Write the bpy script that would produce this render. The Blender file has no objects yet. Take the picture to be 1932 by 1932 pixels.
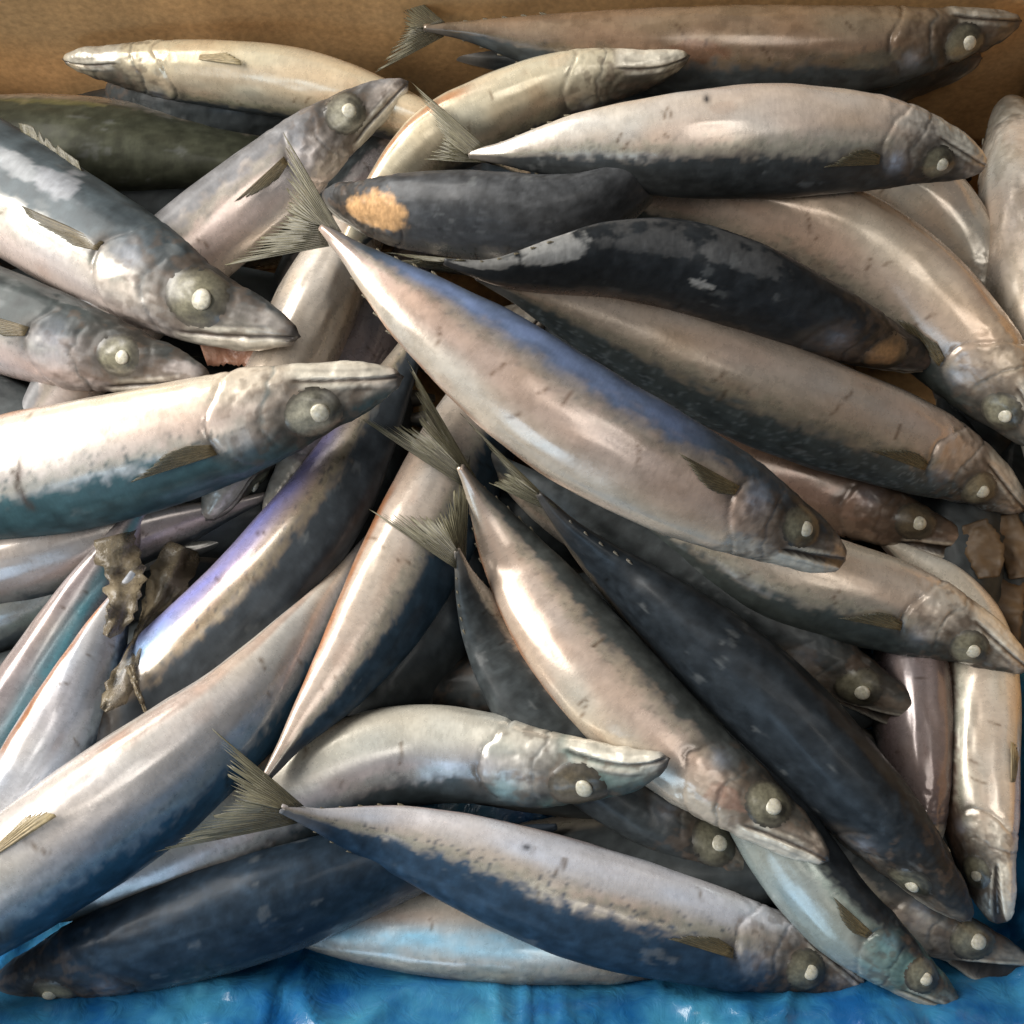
import bpy, math, random
import numpy as np

# ------------------------------------------------------------------ camera, light, exposure
scn = bpy.context.scene
COL = scn.collection
TILT = math.radians(18.0); DIST = 0.70; FOV = math.radians(42.0); PX = 1932.0
CAM = np.array([0.0, -math.sin(TILT)*DIST, math.cos(TILT)*DIST])
FWD = np.array([0.0, math.sin(TILT), -math.cos(TILT)])
UP = np.array([0.0, math.cos(TILT), math.sin(TILT)])
RIGHT = np.array([1.0, 0.0, 0.0])
TH = math.tan(FOV/2)
cd = bpy.data.cameras.new("camera"); cam = bpy.data.objects.new("camera", cd); COL.objects.link(cam)
cam.location = CAM; cam.rotation_euler = (TILT, 0, 0); cd.angle = FOV; cd.sensor_fit = 'HORIZONTAL'
cd.clip_start = 0.01; cd.clip_end = 50; scn.camera = cam

world = bpy.data.worlds.new("World"); scn.world = world; world.use_nodes = True
bg = world.node_tree.nodes["Background"]; bg.inputs[0].default_value = (0.85, 0.92, 1.0, 1); bg.inputs[1].default_value = 0.065

def area(name, loc, target, size, size_y, power, col):
    l = bpy.data.lights.new(name, 'AREA'); l.shape = 'RECTANGLE'; l.size = size; l.size_y = size_y
    l.energy = power; l.color = col
    o = bpy.data.objects.new(name, l); COL.objects.link(o); o.location = loc
    from mathutils import Vector
    d = Vector(target) - Vector(loc); o.rotation_euler = d.to_track_quat('-Z', 'Y').to_euler()
    return o
area("window_light", (-1.1, 0.36, 0.84), (0, 0.0, -0.03), 1.5, 0.6, 52, (1.0, 0.955, 0.895))
area("overhead_fill", (0.35, -0.55, 1.9), (0, 0.1, 0), 0.6, 0.6, 7, (1.0, 0.95, 0.88))  # soft fill added overhead to lift the back panel
area("cool_front_fill", (-0.55, -1.25, 0.62), (0, -0.1, -0.05), 0.6, 0.5, 4.5, (0.50, 0.74, 1.0))  # bluish fill added in front for a cool cast on the lower fish
scn.view_settings.view_transform = 'Standard'; scn.view_settings.look = 'None'
scn.view_settings.gamma = 1.0; scn.view_settings.exposure = 0.0
scn.cycles.use_denoising = True; scn.cycles.use_adaptive_sampling = True; scn.cycles.adaptive_threshold = 0.025
scn.cycles.max_bounces = 5; scn.cycles.diffuse_bounces = 2; scn.cycles.glossy_bounces = 3; scn.cycles.transparent_max_bounces = 4

# ------------------------------------------------------------------ helpers
def ray(x, y):
    x = np.asarray(x, float); y = np.asarray(y, float)
    u = (x-PX/2)/(PX/2)*TH; v = -(y-PX/2)/(PX/2)*TH
    return FWD + u[..., None]*RIGHT + v[..., None]*UP
def at(x, y, z):
    """point of the photograph (1932-px frame) at height z in the box"""
    d = ray(x, y); z = np.asarray(z, float)
    k = (z-CAM[2])/d[..., 2]
    return CAM + d*k[..., None]
def mpp(P):
    return (P-CAM) @ FWD * 2*TH/PX

def _hash(ix, iy, iz, seed):
    h = (ix*374761393 + iy*668265263 + iz*2147483647 + seed*1274126177) & 0xFFFFFFFF
    h = ((h ^ (h >> 13))*1274126177) & 0xFFFFFFFF
    h = h ^ (h >> 16)
    return (h & 0xFFFF)/65535.0
def vnoise(p, seed=0):
    p = np.asarray(p, float); i = np.floor(p).astype(np.int64); f = p-i; f = f*f*(3-2*f)
    r = 0
    for dx in (0, 1):
        wx = f[..., 0] if dx else 1-f[..., 0]
        for dy in (0, 1):
            wy = f[..., 1] if dy else 1-f[..., 1]
            for dz in (0, 1):
                wz = f[..., 2] if dz else 1-f[..., 2]
                r = r + wx*wy*wz*_hash(i[..., 0]+dx, i[..., 1]+dy, i[..., 2]+dz, seed)
    return r
def fbm(p, seed=0, oct=3):
    a, r, s = 0.5, 0, 0
    for k in range(oct):
        r = r + a*vnoise(p*(2**k), seed+17*k); s += a; a *= 0.5
    return r/s
def sstep(a, b, x):
    t = np.clip((x-a)/(b-a), 0, 1); return t*t*(3-2*t)
def mixc(c, col, m):
    return c*(1-m[..., None]) + np.asarray(col, float)*m[..., None]

def spline(pts, n):
    """centripetal-ish Catmull-Rom resampled evenly"""
    p = np.asarray(pts, float)
    p = np.vstack([2*p[0]-p[1], p, 2*p[-1]-p[-2]])
    out = []
    for i in range(1, len(p)-2):
        for t in np.linspace(0, 1, 24, endpoint=False):
            a, b, c, d = p[i-1], p[i], p[i+1], p[i+2]
            out.append(0.5*((2*b)+(-a+c)*t+(2*a-5*b+4*c-d)*t*t+(-a+3*b-3*c+d)*t**3))
    out.append(p[-2]); out = np.array(out)
    s = np.r_[0, np.cumsum(np.linalg.norm(np.diff(out, axis=0), axis=1))]
    q = np.linspace(0, s[-1], n)
    return np.stack([np.interp(q, s, out[:, k]) for k in range(out.shape[1])], 1)

def add_mesh(name, V, F, mat, parent=None, loc=None, smooth=True, cols=None, fs=None):
    V = np.asarray(V, float)
    if loc is not None: V = V-np.asarray(loc)
    F = np.asarray(F)
    me = bpy.data.meshes.new(name)
    me.vertices.add(len(V)); me.vertices.foreach_set("co", V.astype(np.float32).ravel())
    k = F.shape[1]
    me.loops.add(F.size); me.loops.foreach_set("vertex_index", F.astype(np.int32).ravel())
    me.polygons.add(len(F))
    me.polygons.foreach_set("loop_start", (np.arange(len(F))*k).astype(np.int32))
    me.polygons.foreach_set("loop_total", np.full(len(F), k, np.int32))
    me.polygons.foreach_set("use_smooth", np.full(len(F), smooth))
    if cols is not None:
        a = me.attributes.new("Col", 'FLOAT_COLOR', 'POINT'); a.data.foreach_set("color", np.clip(cols, 0, 1).astype(np.float32).ravel())
    if fs is not None:
        a = me.attributes.new("fs", 'FLOAT_VECTOR', 'POINT'); a.data.foreach_set("vector", fs.astype(np.float32).ravel())
    me.update(calc_edges=True); me.validate()
    me.materials.append(mat)
    o = bpy.data.objects.new(name, me); COL.objects.link(o)
    if parent is not None: o.parent = parent
    return o
def grid_faces(nr, nc, wrap=False):
    i, j = np.meshgrid(np.arange(nr-1), np.arange(nc if wrap else nc-1), indexing='ij')
    a = i*nc+j; b = i*nc+(j+1) % nc
    return np.stack([a, b, b+nc, a+nc], -1).reshape(-1, 4)
def thing(name, label, cat, loc, group=None):
    o = bpy.data.objects.new(name, None); COL.objects.link(o); o.location = loc
    o.empty_display_size = 0.02
    o["label"] = label; o["category"] = cat
    if group: o["group"] = group
    return o
def thick_sheet(G, th):
    """closed thin solid from a grid of points"""
    nr, nc = G.shape[:2]
    du = np.gradient(G, axis=0); dv = np.gradient(G, axis=1)
    N = np.cross(du, dv); N /= np.linalg.norm(N, axis=-1, keepdims=True)+1e-12
    A = (G+N*th/2).reshape(-1, 3); B = (G-N*th/2).reshape(-1, 3); n = len(A)
    F = grid_faces(nr, nc); F2 = F[:, ::-1]+n
    rim = [i*nc for i in range(nr)] + [(nr-1)*nc+j for j in range(1, nc)] + [i*nc+nc-1 for i in range(nr-2, -1, -1)] + [j for j in range(nc-2, 0, -1)]
    rim = np.array(rim); nx = np.roll(rim, -1)
    F3 = np.stack([rim, nx, nx+n, rim+n], 1)
    return np.vstack([A, B]), np.vstack([F, F2, F3])

# ------------------------------------------------------------------ materials
def new_mat(name):
    m = bpy.data.materials.new(name); m.use_nodes = True
    nt = m.node_tree; nt.nodes.clear()
    out = nt.nodes.new("ShaderNodeOutputMaterial")
    p = nt.nodes.new("ShaderNodeBsdfPrincipled"); nt.links.new(p.outputs[0], out.inputs[0])
    return m, nt, p, out
def nd(nt, t, **kw):
    n = nt.nodes.new(t)
    for k, v in kw.items(): setattr(n, k, v)
    return n
def noise_node(nt, vec, scale, detail=3, rough=0.5):
    n = nd(nt, "ShaderNodeTexNoise"); n.inputs["Scale"].default_value = scale; n.inputs["Detail"].default_value = detail
    n.inputs["Roughness"].default_value = rough
    if vec is not None: nt.links.new(vec, n.inputs["Vector"])
    return n
def maprange(nt, src, a, b, c, d):
    n = nd(nt, "ShaderNodeMapRange"); nt.links.new(src, n.inputs[0])
    for i, v in enumerate((a, b, c, d)): n.inputs[i+1].default_value = v
    return n.outputs[0]
def math_node(nt, op, a, b):
    n = nd(nt, "ShaderNodeMath", operation=op)
    for i, v in enumerate((a, b)):
        if isinstance(v, (int, float)): n.inputs[i].default_value = v
        else: nt.links.new(v, n.inputs[i])
    return n.outputs[0]
def mul_col(nt, col, fac):
    n = nd(nt, "ShaderNodeVectorMath", operation='SCALE'); nt.links.new(col, n.inputs[0]); nt.links.new(fac, n.inputs["Scale"])
    return n.outputs[0]
def bump(nt, h, strength, dist, prev=None):
    b = nd(nt, "ShaderNodeBump"); b.inputs["Strength"].default_value = strength; b.inputs["Distance"].default_value = dist
    nt.links.new(h, b.inputs["Height"])
    if prev is not None: nt.links.new(prev, b.inputs["Normal"])
    return b.outputs[0]

def make_skin():
    m, nt, p, out = new_mat("mackerel_skin")
    c = nd(nt, "ShaderNodeAttribute", attribute_name="Col")
    f = nd(nt, "ShaderNodeAttribute", attribute_name="fs")
    info = nd(nt, "ShaderNodeObjectInfo")
    off = nd(nt, "ShaderNodeVectorMath", operation='ADD'); nt.links.new(f.outputs["Vector"], off.inputs[0])
    sc = nd(nt, "ShaderNodeCombineXYZ"); sc.inputs[0].default_value = 0
    r7 = math_node(nt, 'MULTIPLY', info.outputs["Random"], 37.0)
    nt.links.new(r7, sc.inputs[0]); nt.links.new(sc.outputs[0], off.inputs[1])
    vec = off.outputs[0]
    mpv = nd(nt, 'ShaderNodeMapping'); mpv.inputs['Scale'].default_value = (1.0, 0.38, 0.38); nt.links.new(vec, mpv.inputs[0])
    fine = noise_node(nt, mpv.outputs[0], 190, 2, 0.6); mid = noise_node(nt, vec, 42, 3, 0.6)
    a = maprange(nt, fine.outputs[0], 0.3, 0.7, 0.93, 1.07)
    b = maprange(nt, mid.outputs[0], 0.3, 0.7, 0.92, 1.08)
    col = mul_col(nt, c.outputs["Color"], math_node(nt, 'MULTIPLY', a, b))
    nt.links.new(col, p.inputs["Base Color"])
    met = math_node(nt, 'MULTIPLY', c.outputs["Alpha"], 0.26); nt.links.new(met, p.inputs["Metallic"])
    ro = math_node(nt, 'ADD', maprange(nt, mid.outputs[0], 0.25, 0.75, 0.23, 0.33), maprange(nt, c.outputs['Alpha'], 0.3, 1.0, 0.16, 0.0)); nt.links.new(ro, p.inputs["Roughness"])
    nt.links.new(maprange(nt, c.outputs["Alpha"], 0.3, 1.0, 0.05, 0.48), p.inputs["Coat Weight"]); p.inputs["Coat Roughness"].default_value = 0.19
    nt.links.new(maprange(nt, c.outputs["Alpha"], 0.25, 1.0, 0.16, 0.5), p.inputs["Specular IOR Level"])
    hgt = math_node(nt, 'ADD', mid.outputs[0], math_node(nt, 'MULTIPLY', fine.outputs[0], 0.10))
    nt.links.new(bump(nt, hgt, 0.20, 0.0006), p.inputs["Normal"])
    return m
def make_fin():
    m, nt, p, out = new_mat("fin_membrane")
    c = nd(nt, "ShaderNodeAttribute", attribute_name="Col")
    f = nd(nt, "ShaderNodeAttribute", attribute_name="fs")
    n = noise_node(nt, f.outputs["Vector"], 9, 4)
    st = noise_node(nt, None, 1, 2)
    mp = nd(nt, "ShaderNodeMapping"); mp.inputs["Scale"].default_value = (2, 40, 1); nt.links.new(f.outputs["Vector"], mp.inputs[0]); nt.links.new(mp.outputs[0], st.inputs["Vector"])
    a = math_node(nt, 'MULTIPLY', maprange(nt, n.outputs[0], 0.3, 0.7, 0.7, 1.25), maprange(nt, st.outputs[0], 0.3, 0.7, 0.8, 1.18))
    col = mul_col(nt, c.outputs["Color"], a); nt.links.new(col, p.inputs["Base Color"])
    p.inputs["Roughness"].default_value = 0.42; p.inputs["Specular IOR Level"].default_value = 0.5
    nt.links.new(bump(nt, st.outputs[0], 0.25, 0.0005), p.inputs["Normal"])
    tr = nd(nt, "ShaderNodeBsdfTranslucent"); nt.links.new(col, tr.inputs[0])
    tp = nd(nt, "ShaderNodeBsdfTransparent")
    m1 = nd(nt, "ShaderNodeMixShader"); m1.inputs[0].default_value = 0.25
    nt.links.new(p.outputs[0], m1.inputs[1]); nt.links.new(tr.outputs[0], m1.inputs[2])
    m2 = nd(nt, "ShaderNodeMixShader")
    nt.links.new(maprange(nt, st.outputs[0], 0.3, 0.7, 0.45, 0.08), m2.inputs[0])
    nt.links.new(m1.outputs[0], m2.inputs[1]); nt.links.new(tp.outputs[0], m2.inputs[2])
    nt.links.new(m2.outputs[0], out.inputs[0])
    return m
def make_eye():
    m, nt, p, out = new_mat("eye_iris")
    c = nd(nt, "ShaderNodeAttribute", attribute_name="Col")
    tc = nd(nt, "ShaderNodeTexCoord"); n = noise_node(nt, tc.outputs["Object"], 500, 3)
    col = mul_col(nt, c.outputs["Color"], maprange(nt, n.outputs[0], 0.3, 0.7, 0.75, 1.25)); nt.links.new(col, p.inputs["Base Color"])
    p.inputs["Roughness"].default_value = 0.35; p.inputs["Coat Weight"].default_value = 0.15; p.inputs["Coat Roughness"].default_value = 0.2
    return m
def make_lens():
    m, nt, p, out = new_mat("clouded_lens")
    tc = nd(nt, "ShaderNodeTexCoord"); n = noise_node(nt, tc.outputs["Object"], 600, 2)
    r = nd(nt, "ShaderNodeValToRGB"); nt.links.new(n.outputs[0], r.inputs[0])
    r.color_ramp.elements[0].color = (0.34, 0.32, 0.25, 1); r.color_ramp.elements[1].color = (0.48, 0.455, 0.37, 1)
    r.color_ramp.elements[0].position = 0.3; r.color_ramp.elements[1].position = 0.6
    nt.links.new(r.outputs[0], p.inputs["Base Color"]); p.inputs["Roughness"].default_value = 0.3
    p.inputs["Subsurface Weight"].default_value = 0.2; p.inputs["Subsurface Radius"].default_value = (0.002, 0.002, 0.001)
    return m
def make_card():
    m, nt, p, out = new_mat("corrugated_cardboard")
    tc = nd(nt, "ShaderNodeTexCoord"); v = tc.outputs["Object"]
    n = noise_node(nt, v, 9, 4); g = noise_node(nt, v, 260, 3)
    w = nd(nt, "ShaderNodeTexWave", wave_type='BANDS', bands_direction='X'); w.inputs["Scale"].default_value = 30
    w.inputs["Distortion"].default_value = 1.2; w.inputs["Detail"].default_value = 2; nt.links.new(v, w.inputs[0])
    r = nd(nt, "ShaderNodeValToRGB"); nt.links.new(n.outputs[0], r.inputs[0])
    r.color_ramp.elements[0].position = 0.3; r.color_ramp.elements[1].position = 0.7
    r.color_ramp.elements[0].color = (0.45, 0.26, 0.11, 1); r.color_ramp.elements[1].color = (0.55, 0.335, 0.155, 1)
    f = math_node(nt, 'MULTIPLY', maprange(nt, g.outputs[0], 0.3, 0.7, 0.82, 1.15), maprange(nt, w.outputs[0], 0, 1, 0.985, 1.01))
    nt.links.new(mul_col(nt, r.outputs[0], f), p.inputs["Base Color"]); p.inputs["Roughness"].default_value = 0.75
    p.inputs["Specular IOR Level"].default_value = 0.25
    n1 = bump(nt, w.outputs[0], 0.05, 0.0006); nt.links.new(bump(nt, g.outputs[0], 0.2, 0.0008, n1), p.inputs["Normal"])
    return m
def make_blue():
    m, nt, p, out = new_mat("blue_plastic_film")
    tc = nd(nt, "ShaderNodeTexCoord"); v = tc.outputs["Object"]
    n = noise_node(nt, v, 22, 4, 0.6)
    r = nd(nt, "ShaderNodeValToRGB"); nt.links.new(n.outputs[0], r.inputs[0])
    r.color_ramp.elements[0].position = 0.36; r.color_ramp.elements[1].position = 0.68
    r.color_ramp.elements[0].color = (0.005, 0.075, 0.23, 1); r.color_ramp.elements[1].color = (0.04, 0.20, 0.32, 1)
    nt.links.new(r.outputs[0], p.inputs["Base Color"]); p.inputs["Roughness"].default_value = 0.30
    p.inputs["Specular IOR Level"].default_value = 0.55
    n2 = noise_node(nt, v, 60, 4, 0.55); n2.inputs["Distortion"].default_value = 1.5
    nt.links.new(bump(nt, n2.outputs[0], 0.32, 0.0035), p.inputs["Normal"])
    return m
def make_scrap(name, c0, c1, scale=60, transp=0.0):
    m, nt, p, out = new_mat(name)
    tc = nd(nt, "ShaderNodeTexCoord"); n = noise_node(nt, tc.outputs["Object"], scale, 4, 0.65)
    r = nd(nt, "ShaderNodeValToRGB"); nt.links.new(n.outputs[0], r.inputs[0])
    r.color_ramp.elements[0].position = 0.32; r.color_ramp.elements[1].position = 0.68
    r.color_ramp.elements[0].color = (*c0, 1); r.color_ramp.elements[1].color = (*c1, 1)
    nt.links.new(r.outputs[0], p.inputs["Base Color"]); p.inputs["Roughness"].default_value = 0.32
    nt.links.new(bump(nt, n.outputs[0], 0.5, 0.003), p.inputs["Normal"])
    if transp:
        tp = nd(nt, "ShaderNodeBsdfTransparent"); mx = nd(nt, "ShaderNodeMixShader"); mx.inputs[0].default_value = transp
        nt.links.new(p.outputs[0], mx.inputs[1]); nt.links.new(tp.outputs[0], mx.inputs[2]); nt.links.new(mx.outputs[0], out.inputs[0])
    return m
SKIN, FIN, EYE, LENS, CARD, BLUE = make_skin(), make_fin(), make_eye(), make_lens(), make_card(), make_blue()
MEMB = make_scrap("torn_membrane", (0.06, 0.045, 0.026), (0.27, 0.22, 0.145), 90, 0.38)
FLESH = make_scrap("pink_flesh", (0.36, 0.17, 0.11), (0.52, 0.30, 0.21), 120)
FILM = make_scrap("brown_film", (0.03, 0.018, 0.009), (0.12, 0.075, 0.036), 30, 0.10)
FILM.node_tree.nodes['Principled BSDF'].inputs['Roughness'].default_value = 0.6
GROUND = make_scrap("grey_floor", (0.12, 0.12, 0.12), (0.2, 0.2, 0.19), 6)

# ------------------------------------------------------------------ the fish body profile (t = 0 snout ... 1 tail base)
def prof(tab):
    t = np.linspace(0, 1, 801); v = np.interp(t, tab[0::2], tab[1::2])
    k = np.exp(-0.5*(np.arange(-24, 25)/9.0)**2); k /= k.sum()
    vs = np.convolve(np.r_[np.full(24, v[0]), v, np.full(24, v[-1])], k, 'valid')
    e = np.clip(t/0.04, 0, 1); vs = v*(1-e)+vs*e
    return lambda q: np.interp(q, t, vs)
TOP = prof([0, .022, .006, .072, .02, .12, .05, .195, .108, .27, .15, .335, .22, .41, .3, .455, .4, .49, .5, .49, .6, .455, .7, .39, .8, .29, .88, .18, .94, .092, .975, .064, 1, .035])
BOT = prof([0, .024, .006, .078, .02, .125, .05, .205, .108, .285, .15, .345, .22, .42, .3, .47, .4, .50, .5, .50, .6, .465, .7, .395, .8, .29, .88, .175, .94, .088, .975, .060, 1, .033])
THK = prof([0, .016, .006, .055, .02, .09, .05, .145, .108, .20, .15, .25, .22, .30, .3, .335, .4, .36, .5, .355, .6, .315, .7, .24, .8, .16, .88, .095, .94, .06, .975, .045, 1, .012])
VIS = lambda psi: math.hypot(math.cos(psi)*0.5, math.sin(psi)*0.36)
VER = lambda psi: math.hypot(math.sin(psi)*0.5, math.cos(psi)*0.36)

FISH = []
def F(key, label, w, psi, pts, group=None, hi=True, tail=None, name="mackerel", **o):
    FISH.append(dict(key=key, label=label, w=w, psi=math.radians(psi), pts=pts, group=group, hi=hi, tail=tail, name=name, o=o))

# ------------------------------------------------------------------ the catch, bottom of the pile first. pts run tail -> snout
DEEP = "dark mackerel lying deep in the gaps beneath the upper fish"
DG = "fish deep in the pile"
CARPET = []
for r in range(10):
    y = 130+r*165
    for k, (x0, x1) in enumerate(((-250, 820), (760, 1830))):
        sg = 1 if (r+k) % 2 else -1
        xs = [x0+(x1-x0)*q for q in (0, .25, .5, .75, 1)][::sg]
        CARPET.append((215, 60+25*((r*7+k*3) % 3), [(x, y+60*math.sin(i_*1.3+r)*.4+(20 if k else -20)) for i_, x in enumerate(xs)]))
for i, (w, psi, pts) in enumerate(CARPET+[
        (200, 100, [(250, 1500), (420, 1300), (560, 1100), (680, 900), (760, 720)]),
        (190, 70, [(520, 1560), (680, 1380), (800, 1230), (900, 1080), (980, 900)]),
        (190, 70, [(1000, 1000), (1080, 1250), (1180, 1400), (1300, 1560), (1420, 1720)]),
        (190, 110, [(350, 1000), (330, 1150), (280, 1300), (180, 1450), (60, 1600)]),
        (190, 70, [(1450, 1500), (1600, 1560), (1750, 1620), (1850, 1680)]),
        (190, 90, [(1700, 300), (1800, 500), (1850, 700), (1880, 950)]),
        (200, 80, [(1900, 700), (1915, 850), (1905, 1000), (1890, 1150), (1870, 1300)]),
        (190, 80, [(1780, 700), (1800, 850), (1810, 1000), (1810, 1150), (1800, 1300)]),
        ]):
    F("deep%d" % i, DEEP, w, psi, pts, group=DG, hi=False, dark=0.75, b=0.0)

F("deepw", DEEP, 180, 70, [(850, 105), (1100, 130), (1400, 140), (1650, 135), (1850, 110)], group=DG, hi=False, dark=.75, b=0.0, zfix=-.04)
F("deepx", DEEP, 180, 70, [(760, 190), (560, 180), (380, 175), (200, 170)], group=DG, hi=False, dark=.75, b=0.0, zfix=-.062)
F("F11", "dark olive mackerel with its back up, lying against the cardboard under the pale belly-up fish", 190, 75,
  [(700, 330), (520, 300), (300, 285), (80, 275), (-150, 265), (-330, 260)], dark=0.55, b=0.02, olive=1, blot=[(.45, .2, .10, .10, (.16, .15, .06), .6)])
F("F18", "dark back edge of a mackerel in the gap under two grey-backed heads", 170, 60, [(-500, 560), (-250, 680), (-50, 770), (150, 860), (300, 960)], dark=0.8, b=0.0)
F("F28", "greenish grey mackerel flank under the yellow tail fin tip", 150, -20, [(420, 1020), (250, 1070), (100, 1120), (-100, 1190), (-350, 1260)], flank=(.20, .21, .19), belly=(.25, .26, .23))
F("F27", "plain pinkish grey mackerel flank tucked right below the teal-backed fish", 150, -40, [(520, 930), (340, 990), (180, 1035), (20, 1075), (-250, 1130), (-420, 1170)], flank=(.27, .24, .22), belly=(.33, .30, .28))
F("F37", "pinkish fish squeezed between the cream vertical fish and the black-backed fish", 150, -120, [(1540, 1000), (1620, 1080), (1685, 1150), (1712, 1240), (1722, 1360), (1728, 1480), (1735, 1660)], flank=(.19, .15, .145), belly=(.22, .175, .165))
F("F7", "small wedge of pale belly with a rusty seam, behind the snout of the white fish", 170, -125, [(1350, 180), (1530, 260), (1660, 330), (1760, 410), (1830, 520), (1870, 680)], seam=1.0)
F("F6", "mackerel standing head up against the cardboard wall with a creased pale throat", 190, -80,
  [(1965, 980), (1962, 780), (1955, 600), (1942, 450), (1925, 330), (1900, 190)], mottle=1)
F("F13", "mostly hidden lilac-white fish behind the grey head with a large ringed eye", 125, -25, [(480, 640), (560, 520), (640, 420), (720, 325), (800, 250), (874, 178)], flank=(.46, .42, .42), belly=(.55, .50, .48))
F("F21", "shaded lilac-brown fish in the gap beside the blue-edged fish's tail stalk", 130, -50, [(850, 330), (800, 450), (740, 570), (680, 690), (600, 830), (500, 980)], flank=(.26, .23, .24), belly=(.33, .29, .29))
F("F20", "pale cream belly running down under the grey-backed head's snout", 165, -75, [(790, 230), (720, 370), (650, 480), (595, 590), (550, 690), (470, 840), (390, 980)], belly=(.55, .49, .42))
F("F43", "fish with a pale blue sheen resting on the blue plastic sheet", 165, 160, [(400, 1690), (560, 1735), (700, 1752), (860, 1762), (1020, 1775), (1180, 1785), (1380, 1800)],
  iri=((.22, .52, .74), .42, .34, .25, .9, .9), b=.97, seam=.5)
F("F39", "fish with its white jaws agape over the blue plastic", 160, 12, [(1150, 1290), (1300, 1410), (1450, 1540), (1580, 1640), (1700, 1715), (1820, 1775), (1945, 1838)], jaw=1.5, belly=(.55, .53, .48), gape=1.9, hs=1.3)
F("F8", "brownish mackerel lying along the foot of the cardboard wall, tail on bare cardboard", 172, -172,
  [(800, 52), (900, 60), (1050, 82), (1250, 98), (1450, 100), (1650, 92), (1800, 68), (1925, 40)], tail=[(755, -25), (715, 130)],
  flank=(.20, .145, .095), belly=(.25, .185, .12), b=.1, mottle=1, finlets=1, blot=[(.55, -.1, .05, .25, (.13, .06, .03), .7), (.27, .15, .04, .2, (.12, .11, .08), .6)], zmin=.012)
F("F10", "cream belly-up mackerel lying along the cardboard with its chin to the corner", 128, -48,
  [(1000, 330), (860, 260), (720, 205), (580, 165), (440, 145), (300, 132), (200, 122), (120, 112)], belly=(.62, .54, .38), flank=(.50, .42, .28), pelvic=1, zmin=-.018, noeye=1)
F("F9", "belly-up fish whose long pale chin points at the brown fish along the wall", 145, -142,
  [(620, 520), (720, 380), (820, 275), (920, 222), (1020, 178), (1120, 150), (1220, 132), (1299, 106)], belly=(.60, .54, .40), flank=(.42, .37, .26), b=.2, seam=.8, jaw=1.2, hs=1.2, noeye=1)
F("F12", "grey mackerel head with a large ringed eye rising over the dark olive fish", 178, 4,
  [(-40, 960), (80, 790), (190, 640), (300, 520), (420, 418), (520, 335), (620, 250), (700, 196), (768, 155)], flank=(.58, .51, .45), belly=(.66, .59, .52), back=(.15, .15, .155), b=.52, eye='grey', jaw=1.2, pect=1)
F("F16", "grey-backed mackerel lying just under its near twin, its head covered by the white-bellied fish", 205, 18,
  [(-620, 330), (-430, 430), (-250, 515), (-100, 570), (50, 622), (160, 655), (280, 688), (395, 712)], flank=(.46, .43, .40), belly=(.50, .44, .42), b=.06, pect=1, back=(.042, .05, .05), eyesz=.8)
F("F15", "frosty blue-grey backed mackerel whose snout overhangs the torn pink flesh", 236, 14,
  [(-640, 150), (-440, 160), (-200, 245), (0, 355), (120, 428), (250, 502), (360, 562), (460, 602), (562, 634)], flank=(.58, .57, .50), belly=(.55, .47, .43), b=.04, back=(.05, .064, .072), pect=1, dorsal=1,
  blot=[(.52, .55, .035, .14, (.30, .31, .32), .8), (.60, .5, .03, .12, (.30, .31, .32), .7), (.40, .6, .045, .16, (.27, .28, .29), .6), (.33, .7, .03, .2, (.25, .26, .28), .7)], jaw=1.1)
F("F23", "bronze fish with a violet-blue iridescent edge under the snout of the teal-backed fish", 200, 22,
  [(800, 560), (775, 650), (710, 775), (632, 920), (552, 1035), (455, 1150), (340, 1255), (200, 1370), (60, 1480), (-60, 1570)], flank=(.30, .24, .165), belly=(.33, .28, .22), b=.02, speck=1,
  back=(.03, .036, .042), iri=((.28, .30, .72), -.72, .3, .25, .75, .95), iri2=((.12, .38, .62), -.55, .3, .12, .36, .8))
F("F26a", "narrow fish with a teal stripe beside the torn membrane", 135, -30, [(310, 880), (245, 1000), (170, 1120), (90, 1250), (0, 1390), (-110, 1560), (-180, 1680)],
  flank=(.30, .27, .26), belly=(.24, .22, .22), iri=((.07, .33, .40), -.25, .30, .2, 1, .9), b=.9)
F("F26b", "silver belly with a scalloped rusty edge below the torn membrane", 165, -28, [(258, 1070), (215, 1160), (170, 1270), (115, 1390), (50, 1500), (-30, 1620), (-120, 1750)], seam=1, belly=(.50, .50, .52), flank=(.37, .43, .49), b=.35, back=(.03, .045, .06))  # bluish flank: reflection of the blue plastic put into the colour
F("F42", "dark blue-black backed mackerel along the blue plastic, head to the box corner", 205, 118,
  [(1050, 1560), (880, 1600), (700, 1645), (500, 1705), (320, 1762), (160, 1812), (-10, 1862)], dark=.5, b=-.25, back=(.018, .032, .05), flank=(.12, .14, .16), belly=(.2, .22, .24))  # blue in the back colour includes painted reflection of the plastic
F("F40", "pale belly-up fish with blue cheek and black-edged white jaw", 196, -158,
  [(-60, 1760), (120, 1700), (300, 1640), (450, 1570), (580, 1495), (690, 1445), (790, 1425), (900, 1430), (1010, 1448), (1120, 1456), (1200, 1450), (1260, 1432)], belly=(.56, .53, .45), flank=(.36, .35, .34), back=(.03, .04, .045), b=.15, teal=.8, jaw=1.3, seam=.7, hs=1.05, hl=.05, eye='dim')
F("F24", "big silver-blue mackerel showing its smooth belly with a creased vent line", 245, -42,
  [(700, 1010), (640, 1105), (560, 1225), (460, 1340), (340, 1442), (200, 1542), (60, 1640), (-120, 1765), (-320, 1900)], belly=(.60, .56, .50), flank=(.37, .42, .47), back=(.022, .065, .11), b=-.05, seam=.5, pelvic=1)  # flank and back blued to paint in the liner's bounce light
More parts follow.
